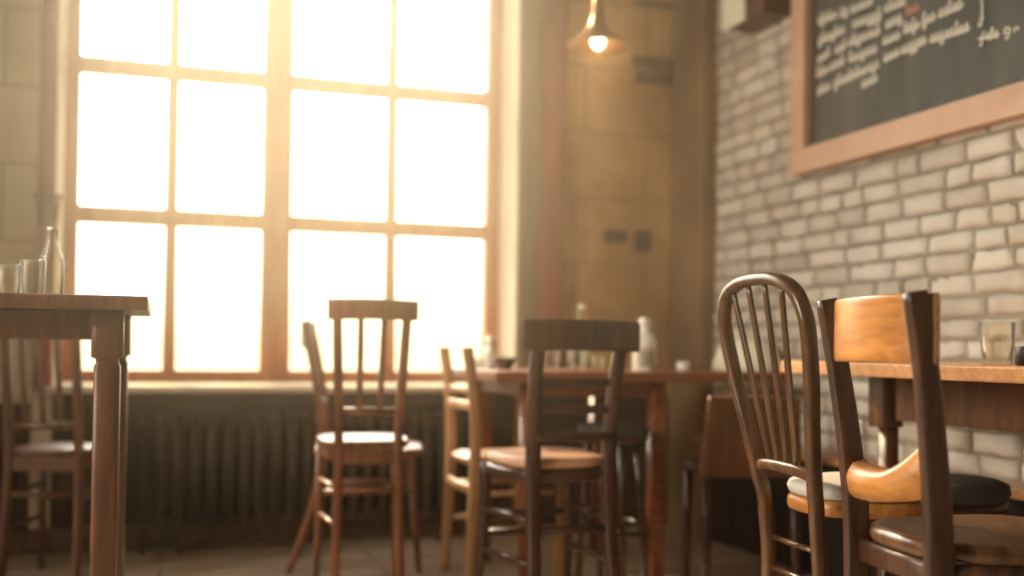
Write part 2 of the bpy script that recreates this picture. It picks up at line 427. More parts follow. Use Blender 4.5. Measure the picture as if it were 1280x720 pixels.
# left wall with an unseen tall window added for fill light, wall behind the camera
ly0, ly1, lz0, lz1 = .7, 2.8, .8, 2.9
bm = NB()
add_box(bm, XL-.2, XL, YB-.2, ly0, 0, H, 0); add_box(bm, XL-.2, XL, ly1, YW, 0, H, 0)
add_box(bm, XL-.2, XL, ly0, ly1, 0, lz0, 0); add_box(bm, XL-.2, XL, ly0, ly1, lz1, H, 0)
struct('wall_left', bm, M['plaster2'])
bm = NB(); add_box(bm, XL, XB+.25, YB-.2, YB, 0, H, 0); struct('wall_front', bm, M['plaster2'])
W2 = bpy.data.objects.new('fill_window', None); C.objects.link(W2); W2['kind'] = 'structure'; W2.location = (XL-.1, ly0, lz0)
bm = NB(); ww, hh = ly1-ly0, lz1-lz0
for q in ((0, .06, 0, hh), (ww-.06, ww, 0, hh), (.06, ww-.06, 0, .06), (.06, ww-.06, hh-.06, hh), (ww/2-.04, ww/2+.04, .06, hh-.06)): add_box(bm, -.04, .04, q[0], q[1], q[2], q[3], .006)
for k in (1, 2): add_box(bm, -.02, .02, .06, ww-.06, hh*k/3-.015, hh*k/3+.015, .003)
obj('window_frame', bm, M['windowwood'], W2)
bm = NB(); add_box(bm, -.004, 0, .06, ww-.06, .06, hh-.06, 0); obj('window_pane', bm, M['pane'], W2)

# ------------------------------------------------------------------ radiator
x0 = .0; n_ = 20; pitch = .064
t = thing('radiator', 'brown column radiator on the wall under the big window', 'radiator', (x0, YW-.11, 0))
for i in range(n_):
    bm = NB()
    for dy in (-.035, .035):
        add_sweep(bm, [(i*pitch, dy, .11), (i*pitch, dy, .555)], .036, .034, (0, 1, 0), 10, 2.6)
    for zz in (.13, .53): add_sweep(bm, [(i*pitch, -.05, zz), (i*pitch, .05, zz)], .056, .056, (0, 0, 1), 12)
    obj('radiator_column', bm, M['radiator'], t)
for i in (1, n_-2): bm = NB(); add_box(bm, i*pitch-.015, i*pitch+.015, -.03, .03, 0, .12, .004); obj('radiator_foot', bm, M['radiator'], t)
bm = NB(); add_sweep(bm, [(-.03, 0, .53), (-.09, 0, .53)], .03, n=10); add_sweep(bm, [(-.07, 0, .53), (-.07, 0, 0)], .018, n=8)
obj('pipe', bm, M['radiator'], t)

# ------------------------------------------------------------------ chalkboard
def wy(px):
    r = (px-640)/F; return (XB*RX-XB*FX*r)/(-RY+FY*r)
def wpt(px, py, off=0):
    """point of the brick wall seen at this pixel"""
    x = XB-off; r = (px-640)/F; y = (x*RX-x*FX*r)/(-RY+FY*r); Z = x*FX+y*FY
    py = py-(px-640)*ROLL
    return y, EYE+(YH-py)/F*Z
by1, by0, bz0, bz1 = 3.54, 1.2, 1.52, 2.72
t = thing('chalkboard', 'large chalkboard menu in a pale wood frame on the brick wall', 'chalkboard', (XB, by1, bz0))
fw, fd = .092, .05
bm = NB()
xo = .012
add_box(bm, -xo-fd, -xo, by0-by1, 0, 0, fw, .004)
add_box(bm, -xo-fd, -xo, by0-by1, 0, bz1-bz0-fw, bz1-bz0, .004)
add_box(bm, -xo-fd, -xo, -fw, 0, fw, bz1-bz0-fw, .004)
add_box(bm, -xo-fd, -xo, by0-by1, by0-by1+fw, fw, bz1-bz0-fw, .004)
obj('frame', bm, M['frame'], t)
bm = NB(); add_box(bm, -xo-.018, -xo-.006, by0-by1+fw-.01, -fw+.01, fw-.01, bz1-bz0-fw+.01, 0); obj('writing_surface', bm, M['board'], t)
# chalk strokes
rows = [
 [(95, 125, 205, 85), (222, 92, 268, 55), (282, 62, 410, 5)],
 [(100, 240, 250, 170), (295, 145, 460, 82), (477, 55, 600, 8)],
 [(95, 350, 165, 305), (195, 295, 260, 262), (272, 250, 455, 178), (485, 150, 580, 100)],
 [(90, 435, 155, 400), (165, 392, 250, 352), (275, 345, 435, 280), (470, 245, 570, 200), (590, 180, 680, 140), (695, 130, 775, 92), (790, 85, 930, 28)],
 [(95, 535, 170, 495), (190, 488, 450, 368), (475, 345, 565, 300), (575, 298, 720, 232), (740, 232, 970, 158)],
 [(350, 494, 440, 450)],
 [(-200, -1, -199, -2)],
]
rnd = random.Random(11)
def word(b_, x0, y0, x1, y1, hgt=1.0, mi=0):
    """cursive-looking word between two points of the photograph's lettering"""
    A = wpt(1000+x0/4.571, y0/4.571, .03); B = wpt(1000+x1/4.571, y1/4.571, .03)
    Lh = math.hypot(B[0]-A[0], B[1]-A[1]); nl = max(1, round(Lh/.021)); pts = []
    sy = 1 if B[0] > A[0] else -1
    for k in range(nl):
        tall = rnd.random() < .22; low = rnd.random() < .1
        a = (.036 if tall else .021)*hgt; lo = -.014*hgt if low else 0; w_ = Lh/nl
        for u, v in ((0, 0), (.25, a*.6), (.5, a), (.3, a*.9), (.2, a*.35), (.35, lo), (.65, lo+a*.1), (.85, a*.45), (.8, a*.1)):
            s = (k+u)/nl
            pts.append((XB-xo-.020, A[0]+(B[0]-A[0])*s+rnd.uniform(-.0012, .0012), A[1]+(B[1]-A[1])*s+v+rnd.uniform(-.0015, .0015)))
    pts = [(p[0]-XB, p[1]-by1, p[2]-bz0) for p in smoothpath(pts, 3)]
    add_sweep(b_, pts, .0115, .002, (1, 0, 0), 6, mi=mi)
bm = NB()
for r_ in rows[:-1]:
    for w_ in r_: word(bm, *w_)
word(bm, 600, 78, 680, 38, .9, 1)
word(bm, 1062, 212, 1140, 196, .8)
def stroke(b_, P):
    q = [wpt(1000+x/4.571, y/4.571, .03) for x, y in P]
    add_sweep(b_, smoothpath([(-xo-.020, a-by1, c-bz0) for a, c in q], 5),   .0095, .002, (1, 0, 0), 6)
stroke(bm, [(1036, -60), (1038, 0), (1040, 60), (1036, 130), (1022, 134), (1020, 120)])        # tall stem
stroke(bm, [(1052, 84), (1036, 92), (1024, 104)])
stroke(bm, [(1058, 170), (1046, 176), (1040, 196), (1040, 226), (1034, 252), (1028, 240)])     # f
stroke(bm, [(1018, 214), (1036, 208), (1056, 204)])
stroke(bm, [(1196, 148), (1176, 150), (1168, 170), (1182, 182), (1200, 166), (1200, 150), (1196, 184), (1186, 208), (1172, 206)])   # g
stroke(bm, [(1224, 150), (1226, 174)]); stroke(bm, [(1224, 160), (1236, 148), (1248, 150), (1246, 162)])
obj('chalk_writing', bm, [M['chalk'], M['redchalk']], t)

# ------------------------------------------------------------------ box lamp high on the brick wall
t = thing('wall_lamp', 'dark wooden box lamp with cream panel high on the brick wall', 'lamp', (XB, 3.6, 2.17))
bm = NB(); add_box(bm, -.145, -.01, 0, .27, 0, .36, .005); obj('housing', bm, M['brown'], t)
bm = NB(); add_box(bm, -.165, -.146, .12, .29, .0, .36, .006); obj('front_panel', bm, M['cream'], t)

# ------------------------------------------------------------------ cup sconce on the left casing
t = thing('wall_sconce', 'small brown cup shaped sconce on the casing left of the window', 'sconce', (-.445, YW-.085, 1.30))
bm = NB(); add_lathe(bm, [(0, 0), (.03, 0), (.037, .012), (.042, .07), (.044, .1), (.056, .112), (.056, .12), (.045, .12), (.034, .1), (.03, .02), (0, .018)]); obj('cup', bm, M['brownclay'], t)
bm = NB(); add_box(bm, -.02, .02, .035, .054, .01, .09, .004); add_sweep(bm, [(0, .03, .05), (0, .05, .05)], .02, n=8); obj('bracket', bm, M['black'], t)

# ------------------------------------------------------------------ pendant lamp
p = at(744, 4.2)
t = thing('pendant_lamp', 'small pendant lamp with flared metal shade and glowing bulb by the plaster wall', 'lamp', (p[0], p[1], 0))
bm = NB(); add_lathe(bm, [(.019, 2.19), (.03, 2.165), (.034, 2.14), (.05, 2.115), (.115, 2.055), (.122, 2.05), (.122, 2.047), (.112, 2.05), (.048, 2.105), (.03, 2.13)]); obj('lamp_shade', bm, M['brass'], t)
bm = NB(); add_lathe(bm, [(0, 2.26), (.012, 2.258), (.02, 2.24), (.026, 2.2), (.026, 2.16), (.022, 2.11), (0, 2.108)]); obj('socket', bm, M['brass'], t)
bm = NB(); add_lathe(bm, [(0, 2.04), (.015, 2.043), (.026, 2.056), (.029, 2.072), (.024, 2.09), (.014, 2.108), (.012, 2.12), (0, 2.121)]); obj('bulb', bm, M['bulb'], t)
bm = NB(); add_sweep(bm, [(0, 0, 2.25), (0, 0, H-.03)], .007, n=8); obj('cord', bm, M['black'], t)
bm = NB(); add_lathe(bm, [(0, H-.04), (.03, H-.038), (.05, H-.01), (.05, H), (0, H)]); obj('ceiling_rose', bm, M['brass'], t)

# ------------------------------------------------------------------ chairs
def rod(bm, a, b_, w, d=None, e=2.0, n=10, ref=(0, 0, 1)): add_sweep(bm, [a, b_], w, d, ref, n, e)
def place(px, Z, phi): x, y = at(px, Z); return (x, y, 0), -YAW+R(phi)

def slat_chair(label, px, Z, phi, nsl, seat_z, top_z, wt, ws, group=None, rail_w=None, low=.1, dm='mid', seat_d=.32, seat_w=.32):
    loc, rz = place(px, Z, phi)
    t = thing('slat_back_chair', label, 'chair', loc, rz, 'brown slat back chairs')
    m = M[dm]; yb = -.0; lean = .07
    def by(z): return -lean*max(0, (z-seat_z)/(top_z-seat_z))**1.3
    for s in (-1, 1):
        bm = NB()
        add_sweep(bm, smoothpath([(s*(ws+.01), -.035, 0), (s*(ws+.003), -.005, seat_z*.55), (s*ws, 0, seat_z), (s*(ws+(wt-ws)*.5), by((seat_z+top_z)/2), (seat_z+top_z)/2), (s*wt, by(top_z-.05), top_z-.03)], 5), .03, .034, (0, 1, 0), 12, 3)
        obj('leg', bm, m, t)
        bm = NB()
        add_sweep(bm, [(s*(seat_w/2-.02), seat_d+.01, 0), (s*(seat_w/2-.03), seat_d-.03, seat_z-.02)], lambda q: .024+.01*q, None, (0, 1, 0), 12, 3)
        obj('leg', bm, m, t)
    rw = rail_w or wt+.03
    bm = NB()
    add_sweep(bm, smoothpath([(-rw, by(top_z)-.002, top_z-.035), (-rw*.5, by(top_z)-.014, top_z-.033), (0, by(top_z)-.018, top_z-.032), (rw*.5, by(top_z)-.014, top_z-.033), (rw, by(top_z)-.002, top_z-.035)], 5), .024, .066, (0, 0, 1), 14, 4)
    obj('top_rail', bm, m, t)
    zl = seat_z+low
    bm = NB(); wl = ws+(wt-ws)*low/(top_z-seat_z)
    rod(bm, (-wl, by(zl), zl), (wl, by(zl), zl), .016, .026, 3); obj('cross_rail', bm, m, t)
    for k in range(nsl):
        f = (k+1)/(nsl+1)*2-1; bm = NB()
        add_sweep(bm, smoothpath([(f*wl, by(zl), zl), (f*(wl+wt)/2, by((zl+top_z)/2)-.008, (zl+top_z)/2), (f*wt, by(top_z-.06)-.01, top_z-.05)], 4), .02, .010, (0, 1, 0), 10, 3.5)
        obj('slat', bm, m, t)
    bm = NB(); add_slab(bm, seatline(seat_w, seat_w*.86, -.01, seat_d, e=4), seat_z-.022, seat_z+.004, .009); obj('seat', bm, m, t)
    bm = NB()
    add_box(bm, -ws, ws, -.008, .012, seat_z-.07, seat_z-.022, .003); add_box(bm, -seat_w/2+.03, seat_w/2-.03, seat_d-.045, seat_d-.025, seat_z-.07, seat_z-.022, .003)
    for s in (-1, 1): rod(bm, (s*ws, .0, seat_z-.046), (s*(seat_w/2-.03), seat_d-.035, seat_z-.046), .018, .046, 4)
    obj('apron', bm, m, t)
    for zz, q in ((seat_z-.15, 0), (seat_z-.27, 1)):
        for s in (-1, 1):
            bm = NB(); rod(bm, (s*(ws+.003), -.004, zz), (s*(seat_w/2-.025), seat_d-.02, zz), .018); obj('stretcher', bm, m, t)
    bm = NB(); rod(bm, (-ws, -.004, seat_z-.15), (ws, -.004, seat_z-.15), .02); obj('stretcher', bm, m, t)
    bm = NB(); rod(bm, (-(seat_w/2-.025), seat_d-.02, seat_z-.2), (seat_w/2-.025, seat_d-.02, seat_z-.2), .02); obj('stretcher', bm, m, t)
    return t

# C: in front of the window
slat_chair('brown slat back chair silhouetted against the bright window, seat edge shining', 463, 3.42, 14, 2, .53, .99, .112, .096, rail_w=.142)
# left: behind the tall table
slat_chair('dark slat back chair standing behind the tall table at the left edge', 58, 3.62, 2, 3, .47, .965, .118, .118, rail_w=.13, low=.085, dm='brown', seat_w=.3)
# K: side-on behind C
def side_chair(label, px, Z, phi):
    loc, rz = place(px, Z, phi); t = thing('side_chair', label, 'chair', loc, rz); m = M['mid']
    sz, tz, hw = .44, .93, .15
    for s in (-1, 1):
        bm = NB(); add_sweep(bm, smoothpath([(s*hw, -.28, 0), (s*hw, -.2, .24), (s*hw, -.165, sz), (s*hw, -.175, .62), (s*hw, -.235, tz)], 6), lambda q: .026+.016*max(0, q-.7), .026, (1, 0, 0), 12, 3); obj('leg', bm, m, t)
        bm = NB(); add_sweep(bm, [(s*hw, .2, 0), (s*(hw-.01), .16, sz-.01)], lambda q: .024+.008*q, None, (0, 1, 0), 12, 2.5); obj('leg', bm, m, t)
        bm = NB(); rod(bm, (s*hw, -.19, .3), (s*hw, .18, .3), .02); obj('stretcher', bm, m, t)
    bm = NB(); add_slab(bm, seatline(.36, .34, -.2, .21, e=4), sz-.01, sz+.02, .01); obj('seat', bm, m, t)
    bm = NB(); add_sweep(bm, smoothpath([(-hw, -.225, .88), (0, -.25, .89), (hw, -.225, .88)], 6), .022, .11, (0, 0, 1), 14, 3.5); obj('top_rail', bm, m, t)
    bm = NB(); add_sweep(bm, smoothpath([(-hw, -.175, .62), (0, -.19, .62), (hw, -.175, .62)], 5), .018, .035, (0, 0, 1), 10, 3); obj('cross_rail', bm, m, t)
    return t
side_chair('brown chair turned side on behind the slat back chair, near the radiator', 462, 4.08, -84)

# E: ladder-back at the left end of the far table
def ladder_chair(label, px, Z, phi):
    loc, rz = place(px, Z, phi); t = thing('ladder_back_chair', label, 'chair', loc, rz); m = M['pale']; hw = .165
    for s in (-1, 1):
        bm = NB(); top = .835
        add_sweep(bm, smoothpath([(s*hw, -.02, 0), (s*hw, 0, .4), (s*hw, -.005, .65), (s*hw, -.03, top-.01), (s*hw, -.031, top)], 5), lambda q: .038 if q < .97 else .03, None, (0, 1, 0), 14, 3); obj('leg', bm, m, t)
        bm = NB(); add_sweep(bm, [(s*(hw-.01), .33, 0), (s*(hw-.01), .32, .43)], .032, None, (0, 1, 0), 12, 2.5); obj('leg', bm, m, t)
        for zz in (.2, .33):
            bm = NB(); rod(bm, (s*hw, 0, zz), (s*(hw-.01), .32, zz), .02); obj('stretcher', bm, m, t)
    for zz, d in ((.69, .03), (.635, .036), (.345, .036)):
        bm = NB(); add_sweep(bm, smoothpath([(-hw, -.006, zz), (0, -.022, zz), (hw, -.006, zz)], 5), .02, d, (0, 0, 1), 12, 2.6); obj('rung' if zz < .4 else 'slat', bm, m, t)
    bm = NB(); add_slab(bm, seatline(.35, .33, -.02, .35, e=4), .425, .455, .012); obj('seat', bm, m, t)
    return t
ladder_chair('light brown ladder back chair at the window end of the far table', 580, 3.84, -72)

# D: broad top rail, tan seat
def broad_chair(label, px, Z, phi):
    loc, rz = place(px, Z, phi); t = thing('broad_rail_chair', label, 'chair', loc, rz); m = M['dark']; sz, tz = .49, .925
    for s in (-1, 1):
        bm = NB(); hw = .125
        add_sweep(bm, smoothpath([(s*(hw+.012), -.06, 0), (s*(hw+.002), -.01, .28), (s*hw, 0, sz), (s*(hw+.005), -.02, .7), (s*(hw+.012), -.065, tz-.02)], 6), lambda q: .038+.006*math.sin(q*PI), None, (0, 1, 0), 14, 3); obj('leg', bm, m, t)
        bm = NB(); add_sweep(bm, smoothpath([(s*.165, .37, 0), (s*.15, .34, .25), (s*.145, .33, sz-.02)], 4), lambda q: .024+.014*q, None, (0, 1, 0), 12, 2.4); obj('leg', bm, m, t)
        for zz in (.2, .33):
            bm = NB(); rod(bm, (s*hw, -.01, zz), (s*.15, .34, zz-.01), .022); obj('stretcher', bm, m, t)
    bm = NB(); add_sweep(bm, smoothpath([(-.185, -.058, .878), (-.17, -.066, .878), (-.08, -.09, .88), (0, -.097, .88), (.08, -.09, .88), (.17, -.066, .878), (.185, -.058, .878)], 5), .024, .092, (0, 0, 1), 18, 5); obj('top_rail', bm, m, t)
    for zz in (.74, .66, .58):
        bm = NB(); add_sweep(bm, smoothpath([(-.125, -.02, zz), (0, -.035, zz), (.125, -.02, zz)], 5), .014, .026, (0, 0, 1), 12, 3.5); obj('cross_rail', bm, m, t)
    bm = NB(); add_slab(bm, seatline(.37, .31, -.01, .37, e=2.8), sz-.05, sz-.012, .012); obj('seat', bm, m, t)
    bm = NB(); add_slab(bm, seatline(.365, .305, -.005, .365, e=2.8), sz-.012, sz+.022, .016, dome=.012); obj('seat_pad', bm, M['tancushion'], t, 'tan leather seat pad')
    for zz, yy in ((.3, .34), (.24, .345)):
        bm = NB(); rod(bm, (-.15, yy, zz), (.15, yy, zz), .02); obj('stretcher', bm, m, t)
    bm = NB(); rod(bm, (-.125, -.01, .3), (.125, -.01, .3), .022); obj('stretcher', bm, m, t)
    return t
broad_chair('dark wooden chair with a broad flat top rail and tan seat before the far table', 716, 3.17, 22)

# L: low solid-panel chair under the far table
def panel_chair(label, px, Z, phi):
    loc, rz = place(px, Z, phi); t = thing('panel_back_chair', label, 'chair', loc, rz); m = M['dark']
    bm = NB(); q = [(-.15, .0, .68), (.15, .0, .68), (.175, .0, .41), (-.175, .0, .41)]
    add_sweep(bm, smoothpath([(0, -.03, .685), (0, -.01, .55), (0, 0, .41)], 5), lambda s: .31+.05*s, .028, (0, 1, 0), 24, 8); obj('backrest', bm, M['brown'], t)
    for s in (-1, 1):
        bm = NB(); add_sweep(bm, [(s*.155, -.03, 0), (s*.15, .01, .43)], .03, None, (0, 1, 0), 10, 3); obj('leg', bm, m, t)
        bm = NB(); add_sweep(bm, [(s*.15, .3, 0), (s*.145, .28, .42)], .03, None, (0, 1, 0), 10, 3); obj('leg', bm, m, t)
    bm = NB(); add_slab(bm, seatline(.36, .34, .016, .33, e=4), .41, .44, .01); obj('seat', bm, m, t)
    return t
panel_chair('low dark chair with a solid panel back tucked under the far table', 940, 3.6, 4)

# stools
def stool(label, px, Z, r, h, th, cush, phi=20, lr=.8):
    loc, rz = place(px, Z, phi); t = thing('stool', label, 'stool', loc, rz, 'dark round stools')
    bm = NB(); add_lathe(bm, [(0, h-th-.03), (r*.93, h-th-.03), (r*.96, h-th-.02), (r*.96, h-th), (0, h-th)], n=36); obj('seat', bm, M['dark'], t)
    bm = NB(); add_lathe(bm, [(0, h-th), (r*.95, h-th), (r, h-th*.6), (r*.98, h-th*.2), (r*.85, h), (r*.4, h+.006), (0, h+.008)], n=36); obj('cushion', bm, cush, t)
    for k in range(4):
        a = PI/4+k*PI/2; c, s = math.cos(a), math.sin(a); bm = NB()
        rod(bm, (c*r*1.02, s*r*1.02, 0), (c*r*.72, s*r*.72, h-th-.025), .026, None, 2.4, 12, (0, 1, 0)); obj('leg', bm, M['dark'], t)
        a2 = a+PI/2; zz = .36*h+.03*(k % 2); f = r*(1.02-.3*zz/(h-th)); bm = NB()
        rod(bm, (c*f, s*f, zz), (math.cos(a2)*f, math.sin(a2)*f, zz), .016); obj('stretcher', bm, M['dark'], t)
    return t
stool('small dark round stool half under the far table', 768, 3.68, .125, .58, .03, M['darkcushion'])
stool('dark cushioned round stool behind the near chair at the right', 1178, 2.76, .165, .515, .05, M['darkcushion'], 30)

# G: Windsor chair
def windsor():
    loc, rz = place(989, 2.5, -75); t = thing('bow_back_chair', 'bow back spindle chair with grey cushion, left of the near chair', 'chair', loc, rz); m = M['bent']
    sz = .46; rec = R(9.5)
    def bp(u, h): return (u, -math.sin(rec)*h, sz+math.cos(rec)*h)
    half = [(.118, 0), (.13, .08), (.152, .2), (.178, .31), (.194, .41), (.192, .47), (.160, .523), (.09, .55)]
    path = [(-.128, -.035, 0), (-.12, .01, .25)]+[bp(-u, h) for u, h in half]+[bp(0, .556)]+[bp(u, h) for u, h in half[::-1]]+[(.114, .01, .25), (.11, -.035, 0)]
    bm = NB(); add_sweep(bm, smoothpath(path, 7), .029, .036, (0, 1, .17), 14, 2.6); obj('bow', bm, m, t)
    for k, (ut, ht, ub) in enumerate(((-.125, .535, -.06), (-.045, .548, -.02), (.035, .548, .02), (.11, .54, .06))):
        bm = NB(); a = Vector(bp(ub, .115)); b_ = Vector(bp(ut, ht)); md = a.lerp(b_, .45)
        add_sweep(bm, smoothpath([a, md, b_], 6), lambda q: .017+.007*math.sin(PI*min(1, q*1.1)), .013, (0, 1, 0), 10); obj('spindle', bm, m, t)
    bm = NB(); add_sweep(bm, smoothpath([bp(-.124, .1), (-.06, -.028, sz+.108), (.06, -.028, sz+.108), bp(.124, .1)], 5), .018, .026, (0, 0, 1), 12, 3); obj('cross_rail', bm, m, t)
    bm = NB(); add_slab(bm, seatline(.34, .25, .018, .31, e=2.5), sz, sz+.037, .012); obj('seat', bm, M['honey'], t, 'honey coloured wooden seat')
    bm = NB(); add_slab(bm, seatline(.345, .26, .017, .315, e=2.4), sz+.037, sz+.075, .02, dome=.012); obj('cushion', bm, M['cushion'], t, 'rounded grey cloth cushion')
    for s in (-1, 1):
        bm = NB(); add_sweep(bm, smoothpath([(s*.15, .3, 0), (s*.125, .26, sz+.005)], 4), lambda q: .022+.010*q, None, (0, 1, 0), 12); obj('leg', bm, m, t)
        bm = NB(); rod(bm, (s*.125, .012, .22), (s*.138, .28, .21), .018); obj('stretcher', bm, m, t)
    for zz in (.385, .31):
        bm = NB(); rod(bm, (-.12, .012, zz), (.12, .012, zz), .014); obj('stretcher', bm, m, t)
    bm = NB(); rod(bm, (-.13, .28, .25), (.13, .28, .25), .018); obj('stretcher', bm, m, t)
    return t
windsor()

# F: near chair
def near_chair():
    loc, rz = place(1120, 2.07, -80); t = thing('bentwood_chair', 'near wooden chair with curved honey coloured back rails, at the right', 'chair', loc, rz); m = M['ebony']
    hw = .145; tz = .95
    P = [(0, -.03, 0), (0, -.005, .25), (.005, 0, .46), (.01, -.012, .62), (.02, -.035, .8), (.025, -.062, tz)]
    for s in (-1, 1):
        bm = NB(); add_sweep(bm, smoothpath([(s*(hw+x_), y, z) for x_, y, z in P], 6), .03, lambda q: .054-.014*max(0, q-.4)/.6, (0, 1, 0), 16, 4.5); obj('leg', bm, m, t)
        bm = NB(); add_sweep(bm, [(s*.15, .37, 0), (s*.14, .33, .44)], lambda q: .026+.01*q, None, (0, 1, 0), 12, 3); obj('leg', bm, m, t)
        bm = NB(); rod(bm, (s*hw, -.01, .25), (s*.145, .35, .24), .02); obj('stretcher', bm, m, t)
    # curved top board between the posts, bowed backwards
    bm = NB(); q = smoothpath([(-hw-.028, -.026, .884), (-.12, -.056, .884), (0, -.076, .884), (.12, -.056, .884), (hw+.034, -.022, .884)], 8)
    add_sweep(bm, q, .019, .128, (0, 0, 1), 20, 7); obj('top_rail', bm, M['honey'], t, 'curved honey coloured top board')
    # lower rail: crescent band lying between the posts, its ends sweeping up
    bm = NB()
    nn = 28; rings = []
    for k in range(nn+1):
        s = k/nn*2-1; x = s*(hw-.006); y = -.02-.055*(1-s*s)
        zt = .612+(.075 if s > 0 else .0)*max(0, abs(s)-.25)**2/.56; zb = .555+.018*s*s
        yi = y+.035+.01*(1-abs(s))            # the upper inner lip
        ring = [bm.verts.new(c_) for c_ in ((x, y, zb), (x, y-.004, (zb+zt)/2), (x, y, zt-.012), (x, y+.008, zt), (x, yi, zt+.006+(.03*s**3 if s > 0 else 0)), (x, yi+.004, zt-.004), (x, y+.014, zb+.02), (x, y+.010, zb))]
        rings.append(ring)
    for A, B in zip(rings, rings[1:]):
        for k in range(8):
            f = bm.faces.new((A[k], A[(k+1) % 8], B[(k+1) % 8], B[k])); f.smooth = True
    bm.faces.new(rings[0][::-1]); bm.faces.new(rings[-1])
    obj('lower_rail', bm, M['honey'], t, 'honey coloured crescent shaped lower back rail')
    bm = NB(); add_slab(bm, seatline(.41, .34, -.012, .41, e=3.2), .455, .492, .014); obj('seat', bm, M['bent'], t)
    bm = NB()
    for s in (-1, 1): rod(bm, (s*.15, .02, .43), (s*.135, .33, .43), .02, .05, 4)
    rod(bm, (-.14, .33, .43), (.14, .33, .43), .02, .05, 4); rod(bm, (-.15, .005, .43), (.15, .005, .43), .02, .05, 4); obj('apron', bm, m, t)
    bm = NB(); rod(bm, (-.145, .35, .3), (.145, .35, .3), .02); obj('stretcher', bm, m, t)
    return t
near_chair()

# ------------------------------------------------------------------ tables
# left tall table
TX1, TY0, TZ = -.037, 2.538, .948
t = thing('tall_table', 'tall brown wooden table at the left edge', 'table', (TX1-.45, TY0+.33, 0))
bm = NB(); add_box(bm, -.5, .45, -.33, .33, TZ-.032, TZ, .006); obj('tabletop', bm, M['talltable'], t)
bm = NB()
add_box(bm, -.42, .39, -.265, -.24, TZ-.1, TZ-.032, .003); add_box(bm, -.42, .39, .24, .265, TZ-.1, TZ-.032, .003); add_box(bm, .355, .38, -.25, .25, TZ-.1, TZ-.032, .003); add_box(bm, -.45, -.425, -.25, .25, TZ-.1, TZ-.032, .003)
obj('apron', bm, M['talltable'], t)
for sx in (-.44, .363):
    for sy in (-.26, .26):
        bm = NB()
        add_sweep(bm, [(sx, sy, 0), (sx, sy, TZ-.16), (sx, sy, TZ-.155), (sx, sy, TZ-.145), (sx, sy, TZ-.14), (sx, sy, TZ-.031)],
                  lambda q: (.058, .058, .05, .05, .07, .07)[min(5, int(round(q*5)))], None, (0, 1, 0), 16, 6); obj('leg', bm, M['talltable'], t)

# far table
FX0, FX1, FY0, FY1, FZ = 1.065, 2.19, 3.40, 4.08, .76
cx, cy = (FX0+FX1)/2, (FY0+FY1)/2
t = thing('dining_table', 'long brown table set with bottles and glasses beyond the chairs', 'table', (cx, cy, 0))
bm = NB(); add_box(bm, FX0-cx, FX1-cx, FY0-cy, FY1-cy, FZ-.036, FZ, .006); obj('tabletop', bm, M['table'], t)
bm = NB(); add_box(bm, 1.2-cx, 1.69-cx, .02-.3, .045-.3, FZ-.09, FZ-.036, .003); add_box(bm, 1.2-cx, 1.69-cx, .25, .275, FZ-.09, FZ-.036, .003)
for x in (1.2, 1.68): add_box(bm, x-.012-cx, x+.012-cx, -.27, .27, FZ-.09, FZ-.036, .003)
obj('apron', bm, M['table'], t)
for x in (1.205, 1.692):
    for sy in (-.275, .27):
        bm = NB(); rod(bm, (x-cx, sy, 0), (x-cx, sy, FZ-.035), .058, None, 6, 16, (0, 1, 0)); obj('leg', bm, M['table'], t)

# right table
QX0, QX1, QY0, QY1, QZ = 1.75, 2.325, 1.72, 2.75, .812
cx, cy = (QX0+QX1)/2, (QY0+QY1)/2
t = thing('wall_table', 'pale topped wooden table against the brick wall, behind the near chair', 'table', (cx, cy, 0))
bm = NB(); add_box(bm, QX0-cx, QX1-cx, QY0-cy, QY1-cy, QZ-.036, QZ, .005); obj('tabletop', bm, M['tablelight'], t)
for xa in (1.99, 2.27):
    bm = NB(); add_box(bm, xa-cx, xa+.025-cx, 1.8-cy, 2.53-cy, QZ-.165, QZ-.036, .003); obj('apron', bm, M['brown'], t)
for ya in (2.60, 1.80):
    bm = NB(); add_box(bm, 1.975-cx, 2.045-cx, ya-.035-cy, ya+.035-cy, QZ-.19, QZ-.036, .004); obj('bracket', bm, M['bent'], t)
    bm = NB(); rod(bm, (2.02-cx, ya-cy, 0), (2.02-cx, ya-cy, QZ-.19), .045, None, 6, 14, (0, 1, 0)); obj('leg', bm, M['brown'], t)
    bm = NB(); add_box(bm, 1.85-cx, 2.26-cx, ya-.03-cy, ya+.03-cy, .0, .04, .006); obj('foot', bm, M['brown'], t)

# ------------------------------------------------------------------ things on the tables
def tumbler(label, x, y, z, r=.032, h=.085, group=None, rot=0):
    b_ = NB(); w = .0025
    add_lathe(b_, [(0, 0), (r*.82, 0), (r*.86, .004), (r*.93, h*.5), (r, h-.001), (r-w*.5, h), (r-w, h-.001), (r*.93-w, h*.5), (r*.84-w, .010), (0, .009)], n=28)
    o = obj('glass_tumbler', b_, M['glass']); o.location = (x, y, z); tag(o, label, 'glass', group); return o
def on(px, Y):
    r = (px-640)/F; return (Y*FY*r+Y*FX)/(RX-FX*r)
# right table: big tumbler and candle jar
tumbler('large clear tumbler on the pale table by the brick wall', on(1247, 2.157), 2.157, QZ, .043, .108)
x = on(1290, 2.05)
t = thing('candle_jar', 'dark candle jar at the right edge of the pale table', 'candle', (x, 2.05, QZ))
b_ = NB(); add_lathe(b_, [(0, 0), (.034, 0), (.038, .004), (.038, .045), (.036, .047), (.034, .044), (.034, .008), (0, .008)]); obj('jar', b_, M['black'], t)
b_ = NB(); add_lathe(b_, [(0, .008), (.033, .008), (.033, .036), (0, .034)]); obj('wax', b_, M['wax'], t)

